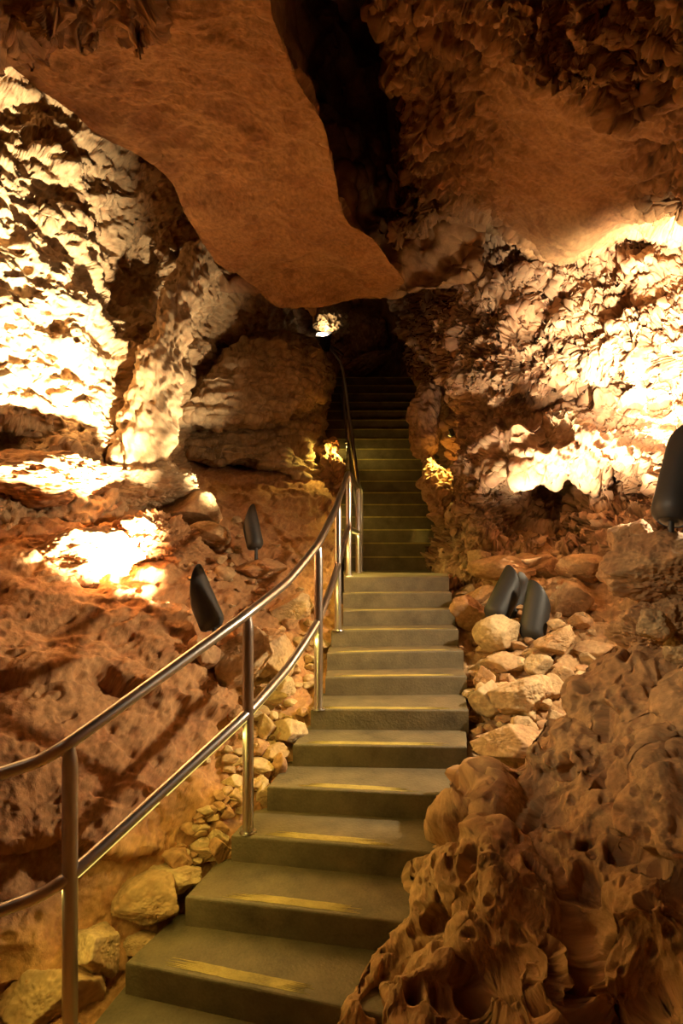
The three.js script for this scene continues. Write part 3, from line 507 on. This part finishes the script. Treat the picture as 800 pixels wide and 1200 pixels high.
for (let i = 0; i < ends.length; i++) {
  const e = ends[i], n = ends[i + 1] ?? { l: new THREE.Vector2(e.l.x * 1.35, -7.6), r: new THREE.Vector2(e.r.x * 1.4, -7.6) };
  const dir = e.r.clone().sub(e.l).normalize(), back = new THREE.Vector2(dir.y, -dir.x); if (back.y > 0) back.negate();
  const ext = i < 5 ? 0.35 : 0.0, R = e.r.clone().addScaledVector(dir, ext), nd = n.r.clone().sub(n.l).normalize();
  const bl = n.l.clone().addScaledVector(back, 0.1), br = n.r.clone().addScaledVector(nd, i < 4 ? 0.35 : 0).addScaledVector(back, 0.1);
  // the left end runs back parallel to the flight, so that each step stands free of the next
  const leftBack = new THREE.Vector2(e.l.x + (bl.x - e.l.x) * 0.6, bl.y);
  const pl = [[e.l.x, e.l.y], [R.x, R.y], [Math.max(br.x, R.x * 0.98), br.y], [leftBack.x, leftBack.y]];
  const st = mesh('step', boxUV(stepGeometry(pl, e.h, e.h - (i < 2 ? 0.3 : 0.42))), concreteMat, stair);
  if (i > 0 && i < 12) { const p = mesh('nosing_strip', strip(e.l, e.r, back, e.h, 100 + i, i < 5 ? 0.16 : 0.05, i < 5 ? 0.86 : 0.93, i < 5 ? 0.022 : 0.012, i < 5 ? 0.075 : 0.06), paintMat, st); p.userData.label = 'worn yellow paint along the nosing'; }
}
const R2 = 0.177, D2 = 0.15, Z2 = 7.5, H2 = RISE * 12;
for (let k = 1; k <= 18; k++) {
  const h = H2 + k * R2, z = Z2 + (k - 1) * D2, y = HORIZON - FOC * (h - EYE) / z, xl = mix(404, 372, smooth(0, 10, k)), xr = 530, f = (x) => (x - 400) / FOC * z;
  mesh('step', boxUV(stepGeometry([[f(xl), -z], [f(xr), -z], [f(xr), -z - D2 - (k === 18 ? 1.2 : 0.06)], [f(xl), -z - D2 - (k === 18 ? 1.2 : 0.06)]], h, h - R2 - 0.1)), concreteMat, stair);
  { const st = stair.children[stair.children.length - 1], b = new THREE.BoxGeometry(f(xr) - f(xl), 0.016, 0.03); b.translate((f(xl) + f(xr)) / 2, h - 0.007, -z - 0.011); mesh('nosing_strip', boxUV(b), paintMat, st).userData.label = 'pale worn edge of the nosing'; }
}

// ================================================================== HANDRAIL
const rail = group('handrail'); tag(rail, 'stainless steel handrail with two tubes and posts along the left side of the stairs', 'handrail');
function tube(pts, r, seg = 160, tension = 0.25) { const c = new THREE.CatmullRomCurve3(pts, false, 'catmullrom', tension); return new THREE.TubeGeometry(c, seg, r, 16, false); }
const railR = 0.0245;
const topPts = [at(-190, 1010, 1.98), at(-60, 928, 2.1), at(42, 893, 2.17), at(82, 870, 2.2), at(186, 795, 2.52), at(290, 719, 2.95), at(336, 682, 3.38), at(372, 638, 3.79), at(393, 596, 4.5), at(407, 556, 5.35), at(409, 556.5, 5.5), at(419, 571, 6.5), at(421.5, 575, 7.0), at(419, 563, 7.25), at(413, 517, 7.95), at(408, 482, 8.6), at(404, 450, 9.2), at(400, 427, 9.7), at(392, 414, 10.0), at(385, 405, 10.3), at(396, 411, 10.6), at(401, 416, 10.8)];
mesh('top_rail', tube(topPts, railR, 420), steelMat, rail);
const down = (p, h) => p.clone().add(new THREE.Vector3(0, -h, 0));
const lowPts = topPts.slice(0, 18).map((p) => down(p, 0.49));
const lowRail = mesh('lower_rail', tube(lowPts, railR, 380), steelMat, rail);
// posts: top on the rail, foot on the step
const posts = [[82, 2.2, 870, 0.0], [290.5, 2.95, 719, 0.39], [373, 3.79, 638, 0.78], [396, 4.66, 590, 1.17], [408.5, 5.45, 556, 1.56], [419.5, 6.5, 571, 1.56], [422.5, 7.1, 572, 1.56], [407.5, 8.65, 479, 2.9], [402.5, 9.45, 437, 3.8]];
for (const [x, d, y, foot] of posts) {
  const p = at(x, y, d), h = p.y - 0.012 - foot;
  const prof = [[0.0275, 0], [0.0275, h - 0.075], [0.026, h - 0.05], [0.021, h - 0.02], [0.018, h]].map(([r, yy]) => new THREE.Vector2(r, yy));
  const g = new THREE.LatheGeometry(prof, 24); g.translate(p.x, foot, p.z);
  const post = mesh('post', g, steelMat, rail);
  const fl = new THREE.CylinderGeometry(0.042, 0.044, 0.008, 24); fl.translate(p.x, foot + 0.004, p.z); mesh('foot_plate', fl, steelMat, post);
}
// light strips let into the underside of the lower rail
const ledSegs = [[1, 3], [3, 4], [4, 5], [5, 6], [6, 7], [7, 8], [8, 9], [9, 11], [12, 14], [14, 16]];
for (const [a, b] of ledSegs) {
  const A = lowPts[a].clone(), B = lowPts[b].clone(), L = A.distanceTo(B), dir = B.clone().sub(A).normalize();
  const side = new THREE.Vector3().crossVectors(dir, new THREE.Vector3(0, 1, 0)).normalize(); if (side.x < 0) side.negate();
  const out = new THREE.Vector3(0, -1, 0).addScaledVector(side, 0.45).addScaledVector(dir, -new THREE.Vector3(0, -1, 0).dot(dir)).normalize();
  const mid = A.clone().lerp(B, 0.5);
  const g = new THREE.BoxGeometry(L * 0.92, 0.012, 0.006), m4 = new THREE.Matrix4().makeBasis(dir, new THREE.Vector3().crossVectors(out, dir).normalize(), out);
  g.applyMatrix4(m4); const q = mid.clone().addScaledVector(out, railR + 0.001); g.translate(q.x, q.y, q.z);
  const s = mesh('light_strip', g, ledMat, lowRail); s.userData.label = 'glowing yellow light strip under the lower rail';
  const l = new THREE.RectAreaLight(LED, 38 * K_LED * (a >= 12 ? 0.3 : 1), L * 0.92, 0.012); l.position.copy(mid).addScaledVector(out, railR + 0.006); l.lookAt(l.position.clone().add(out)); s.add(l);
}

// ================================================================== FLOODLIGHTS
// a dark tubular shroud cut off at a slant, with a glowing lamp inside, on a short stem
function floodlight(label, base, mouth, radius, aim, power, cone, slant, sideDir, opt = {}) {
  const g = group('floodlight', base); tag(g, label, 'floodlight', opt.group);
  const axis = mouth.clone().sub(base), L = axis.length(); axis.normalize();
  const side = sideDir.clone().addScaledVector(axis, -sideDir.dot(axis)).normalize(), third = new THREE.Vector3().crossVectors(axis, side);
  const N = 40, M = 14, pos = [], idx = [];
  for (const [inner, rs] of [[0, 1], [1, 0.93]]) for (let j = 0; j <= M; j++) for (let i = 0; i <= N; i++) {
    const a = i / N * Math.PI * 2, t = j / M, c = Math.cos(a), len = L * (1 + slant * 0.5 * c - slant * 0.5), rr = radius * rs * (t < 0.12 ? mix(0.62, 1, Math.sqrt(t / 0.12)) : 1) * (Math.abs(t * len / L - 0.46) < 0.03 ? 1.015 : 1);
    const q = axis.clone().multiplyScalar(t * len).addScaledVector(side, c * rr).addScaledVector(third, Math.sin(a) * rr); pos.push(q.x, q.y, q.z);
    if (i < N && j < M) { const b = inner * (M + 1) * (N + 1) + j * (N + 1) + i; if (!inner) idx.push(b, b + 1, b + N + 1, b + 1, b + N + 2, b + N + 1); else idx.push(b, b + N + 1, b + 1, b + 1, b + N + 1, b + N + 2); }
  }
  { const o = M * (N + 1), q = (M + 1) * (N + 1) + M * (N + 1); for (let i = 0; i < N; i++) idx.push(o + i, o + i + 1, q + i, o + i + 1, q + i + 1, q + i); }
  const sg = new THREE.BufferGeometry(); sg.setAttribute('position', new THREE.Float32BufferAttribute(pos, 3)); sg.setIndex(idx); sg.computeVertexNormals();
  mesh('shroud', sg, lampMat, g);
  const qz = new THREE.Quaternion().setFromUnitVectors(new THREE.Vector3(0, 1, 0), axis);
  const cap = new THREE.LatheGeometry([[0, 0], [radius * 0.5, 0.0], [radius * 0.63, 0.012], [radius * 0.63, 0.03]].map(([a, b]) => new THREE.Vector2(a, b)), 32); cap.applyQuaternion(qz); mesh('cap', cap, lampMat, g);
  const stem = new THREE.CylinderGeometry(0.014, 0.016, 0.16, 16); stem.translate(0, -0.07, 0); mesh('stem', stem, lampMat, g);
  const bulbAt = L * (1 - slant) * (opt.bulb ?? 0.9);
  const disc = new THREE.LatheGeometry([[0, 0.018], [radius * 0.4, 0.014], [radius * 0.8, 0.0], [radius * 0.86, -0.02], [0, -0.022]].map(([a, b]) => new THREE.Vector2(a, b)), 32); disc.applyQuaternion(qz); disc.translate(axis.x * bulbAt, axis.y * bulbAt, axis.z * bulbAt);
  const d = mesh('bulb', disc, glowMat(opt.glow ?? 6), g); d.userData.label = 'glowing lamp face';
  const l = new THREE.SpotLight(HALOGEN, power * K_LAMP, 0, cone, 0.85, 2); l.shadow.radius = opt.soft ?? 3; l.castShadow = true;
  l.position.copy(axis.clone().multiplyScalar(bulbAt + 0.035)); g.add(l); const tg = new THREE.Object3D(); tg.name = 'aim'; tg.position.copy(aim.clone().sub(base)); g.add(tg); l.target = tg;
  return g;
}
const LEFTWARD = new THREE.Vector3(1, 0.1, 0.45), RIGHTWARD = new THREE.Vector3(-1, 0.1, 0.4);
floodlight('tall black floodlight shroud standing on the dirt bank, aimed at the left wall', at(251, 736, 3.95), at(222, 668, 4.05), 0.088, at(20, 490, 4.5), 370, 0.6, 0.7, LEFTWARD);
floodlight('small black floodlight shroud on the left bank below the banded ledge', at(300, 643, 5.2), at(289, 594, 5.3), 0.075, at(185, 430, 6.0), 26, 0.5, 0.65, LEFTWARD);
floodlight('black floodlight shroud in the right rubble, next to the stairs', at(578, 726, 4.75), at(606, 670, 4.85), 0.105, at(670, 510, 5.5), 46, 0.5, 0.5, RIGHTWARD);
floodlight('brownish floodlight shroud half hidden between two others in the right rubble', at(598, 724, 5.0), at(618, 676, 5.1), 0.09, at(610, 430, 6.1), 34, 0.7, 0.5, RIGHTWARD);
floodlight('black upright floodlight shroud in the right rubble, farthest from the stairs', at(622, 750, 4.5), at(634, 684, 4.6), 0.1, at(800, 440, 4.8), 200, 0.42, 0.5, RIGHTWARD);
floodlight('long black floodlight shroud standing on the square-edged block', at(786, 612, 2.98), at(812, 505, 3.1), 0.105, at(800, 390, 4.6), 150, 0.5, 0.3, new THREE.Vector3(-0.2, 0, 1));
floodlight('lit floodlight at the top of the stairs with its white lamp face showing', at(376, 412, 9.7), at(380, 386, 9.62), 0.13, at(396, 372, 10.3), 1.1, 1.0, 0.4, new THREE.Vector3(0.8, 0, -1), { glow: 14, bulb: 1.3 });
floodlight('black floodlight high on the boxwork wall beyond the square-edged block', at(925, 500, 3.55), at(890, 508, 3.35), 0.1, new THREE.Vector3(-1.0, 1.3, -4.3), 30, 1.0, 0.25, new THREE.Vector3(0, 1, 0));
floodlight('black floodlight high on the left rock above the foot of the stairs', new THREE.Vector3(-2.55, 3.3, -1.1), new THREE.Vector3(-2.2, 3.12, -1.25), 0.1, new THREE.Vector3(1.45, 1.65, -3.1), 17, 0.38, 0.25, new THREE.Vector3(0, 1, 0), { soft: 4 });
{ // a little yellow step lamp under the upper rail
  const p = at(405.5, 517, 7.72), g = group('step_lamp', p); tag(g, 'small yellow step lamp under the lower tube of the upper handrail', 'lamp');
  const b = new THREE.BoxGeometry(0.03, 0.05, 0.03); mesh('housing', b, lampMat, g);
  const f = new THREE.BoxGeometry(0.024, 0.006, 0.024); f.translate(0, -0.028, 0); mesh('lens', f, ledMat, g);
  const l = new THREE.SpotLight(LED, 4, 0, 1.0, 0.8, 2); l.position.set(-0.02, -0.035, 0.02); l.castShadow = true; g.add(l); const tg = new THREE.Object3D(); tg.name = 'aim'; tg.position.copy(at(388, 536, 7.7).sub(p)); g.add(tg); l.target = tg;
}
{ // a little yellow step lamp in the black gap beside the upper flight
  const p = at(529, 507, 7.25), g = group('step_lamp', p); tag(g, 'small yellow step lamp in the black gap right of the upper stairs', 'lamp');
  const b = new THREE.BoxGeometry(0.05, 0.09, 0.05); b.rotateZ(0.35); mesh('housing', b, lampMat, g);
  const f = new THREE.BoxGeometry(0.036, 0.006, 0.036); f.translate(0, -0.048, 0); f.rotateZ(0.35 - 0.9); mesh('lens', f, ledMat, g);
  const l = new THREE.SpotLight(LED, 9, 0, 0.75, 0.8, 2); l.position.set(-0.03, -0.06, 0.03); l.castShadow = true; g.add(l); const tg = new THREE.Object3D(); tg.name = 'aim'; tg.position.copy(at(505, 560, 7.15).sub(p)); g.add(tg); l.target = tg;
}

// ================================================================== LOOSE STONES
const stoneVariants = new Map();
function loose(x, y, rx, ry, seed, label, groupName, col = T.stone, opt = {}) {   // x, y: middle of the stone; it rests on the ground below its lower edge
  const d = ground(x, y + ry * 0.75) + (opt.back ?? 0), k = d / FOC, size = [rx * k, ry * k, (opt.deep ?? (rx * 0.55 + ry * 0.45)) * k];
  const g = stoneGeometry(seed, { detail: rx > 22 ? 24 : rx > 11 ? 15 : 9, planes: 9 + seed % 5, col, rough: 0.03, fine: 0.02, soft: 0.006, near: 0.48, ...opt, size: size.map((q) => q * 1.18) });
  const m = mesh('stone', g, stoneMat); const p = at(x, y, d); m.position.copy(p); tag(m, label, 'stone', groupName); return m;
}
const COL = new Map([[T.stone, 'tan'], [T.stonePale, 'pale'], [T.stoneRed, 'reddish']]);
const looks = (c, rx, ry, s) => (s > 8.5 ? 'fist-sized ' : s > 6 ? 'small ' : 'tiny ') + COL.get(c) + (ry / rx < 0.52 ? ' flat' : ry / rx < 0.72 ? ' angular' : ' blocky') + ' stone';
const LG = 'stones beside the left edge of the stairs', RG = 'stones in the rubble right of the stairs';
// left of the stairs, by hand: [x, y, rx, ry, colour, label]
const leftBig = [
  [283, 772, 30, 32, T.stone, 'tall tan block behind the handrail post, left part of a split pair'], [316, 772, 24, 28, T.stone, 'tall tan block leaning right of the split pair by the post'],
  [238, 764, 16, 18, T.stoneRed, 'brown knob of rock under the tall black floodlight shroud'], [344, 713, 23, 17, T.stone, 'tan block under the handrail, below the flat slab on the left bank'],
  [304, 668, 26, 13, T.stoneRed, 'flat tilted slab on the left bank below the small floodlight'], [262, 671, 11, 8, T.stone, 'small rounded cobble left of the flat tilted slab'], [258, 655, 7, 6, T.stone, 'smallest cobble above the rounded one on the left bank'],
  [210, 1024, 30, 15, T.stonePale, 'pale yellowish flat stone beside the second lowest free step'], [180, 1060, 38, 27, T.stone, 'large brown block under the pale flat stone by the lowest steps'], [113, 1110, 30, 30, T.stonePale, 'lumpy tan boulder by the lowest step'],
  [62, 1172, 46, 38, T.stone, 'big smooth-faced block in the lower left corner behind the post', 0.1], [160, 1103, 24, 8, T.stone, 'flat sliver of rock beside the lowest tread'], [258, 997, 13, 16, T.stoneRed, 'upright brown stone touching the post-bearing step'], [238, 992, 13, 13, T.stonePale, 'pale stone left of the upright brown one'],
  [245, 1000, 18, 9, T.stonePale, 'pale flat stone lying low before the post-bearing step'], [338, 857, 20, 16, T.stonePale, 'pale smooth stone against the middle steps'], [310, 852, 14, 17, T.stone, 'tan stone left of the pale smooth one by the middle steps'],
  [316, 818, 20, 12, T.stonePale, 'broad pale stone under the lower rail beside the middle steps'], [320, 880, 15, 9, T.stone, 'flat stone below the pale smooth one'], [305, 875, 14, 8, T.stoneRed, 'dark flat stone under the lower rail'],
  [325, 896, 9, 14, T.stoneRed, 'narrow stone on edge by the middle steps'], [310, 930, 12, 13, T.stonePale, 'pale stone set against the step above the post'], [226, 598, 30, 20, T.stone, 'angular block at the foot of the left wall'], [240, 628, 24, 14, T.stone, 'angular block below the wall-foot block on the left bank'],
];
leftBig.forEach(([x, y, rx, ry, c, label, back = 0], i) => loose(x, y, rx, ry, 300 + i * 7, label, undefined, c, { back }));
const rightBig = [
  [551, 720, 24, 18, T.stoneRed, 'smooth reddish block touching the upper right end of the lower stairs'], [590, 742, 28, 20, T.stonePale, 'bright angular boulder in front of the shroud next to the stairs'], [614, 812, 32, 24, T.stone, 'largest tan boulder in the right rubble'], [575, 818, 21, 17, T.stonePale, 'greyish cobble left of the largest boulder by the stairs'],
  [565, 797, 14, 14, T.stoneRed, 'reddish block wedged between stairs and cobble'], [585, 778, 18, 12, T.stone, 'tan stone above the largest boulder'], [650, 806, 15, 14, T.stone, 'stone right of the largest boulder'], [676, 728, 14, 10, T.stoneRed, 'small dark block under the lit rubble right of the shrouds'],
  [663, 700, 24, 18, T.rubble, 'lumpy pale rubble heap right of the shrouds'], [655, 750, 24, 16, T.rubble, 'tan boulder right of the upright shroud'], [632, 780, 14, 12, T.stonePale, 'pale stone behind the largest boulder'], [640, 668, 18, 12, T.stoneRed, 'brown cobble above the half hidden shroud'],
  [625, 661, 22, 13, T.stoneRed, 'dark jagged rock under the hollow of the right wall'], [590, 665, 34, 14, T.rubble, 'broad flat slab below the right wall'], [682, 668, 30, 15, T.rubble, 'smooth rounded mound below the right wall'], [600, 870, 40, 18, T.rubble, 'broad low slab between stairs and foreground rock'], [650, 842, 12, 10, T.stone, 'small stone at the edge of the foreground rock'], [565, 700, 26, 14, T.rubble, 'low slab behind the smooth reddish block'], [700, 762, 22, 10, T.rubble, 'low pale stone near the foreground rock'],
];
rightBig.forEach(([x, y, rx, ry, c, label], i) => loose(x, y, rx, ry, 600 + i * 7, label, undefined, c));
{ // the smaller stones of both heaps: look-alikes
  const r = rng(5), cols = [T.stone, T.stonePale, T.stoneRed];
  const edgeX = (y) => { const t = [[676, 398], [740, 382], [795, 374], [832, 358], [872, 336], [922, 306], [978, 264], [1050, 208], [1127, 140]]; let k = 0; while (k < t.length - 2 && y > t[k + 1][0]) k++; return mix(t[k][1], t[k + 1][1], clamp((y - t[k][0]) / (t[k + 1][0] - t[k][0]))); };
  for (let i = 0; i < 120; i++) { const y = mix(690, 1010, Math.pow(r(), 0.8)), w = y < 900 ? 80 : 45, x = edgeX(y) - 4 - w * Math.pow(r(), 1.4), s = mix(4.5, 14, r() * r()) * (y / 850), rx = s * (1 + 0.5 * r()), ry = s * (0.65 + 0.3 * r()), c = cols[i % 3]; loose(x, y, rx, ry, 900 + i, looks(c, rx, ry, s) + ' in the rubble left of the ' + (y < 780 ? 'upper steps of the lower flight' : y < 880 ? 'middle steps, by the slim post' : 'post-bearing lower step'), LG, c); }
  for (let i = 0; i < 140; i++) { const y = mix(650, 880, r()), x = mix(y < 700 ? 540 : 552, mix(700, 640, smooth(780, 880, y)), Math.pow(r(), 1.2)), s = mix(5, 13, r() * r()) * (y / 800), rx = s * (1 + 0.5 * r()), ry = s * (0.65 + 0.3 * r()), c = cols[(i + 1) % 3]; loose(x, y, rx, ry, 1200 + i, looks(c, rx, ry, s) + ' in the right rubble ' + (y < 710 ? 'behind the three shrouds' : y < 780 ? 'around the three shrouds' : 'around the largest tan boulder'), RG, c); }
  for (let i = 0; i < 40; i++) { const y = mix(600, 720, r()), x = mix(190, 350, r()), s = mix(2.5, 7, r() * r()), rx = s * (1 + 0.5 * r()), ry = s * 0.75, c = cols[i % 3]; loose(x, y, rx, ry, 1500 + i, looks(c, rx, ry, s) + ' on the left dirt bank ' + (y < 660 ? 'around the small floodlight' : 'beside the tall floodlight'), 'stones on the left bank', c); }
}
renderer.render(scene, camera);
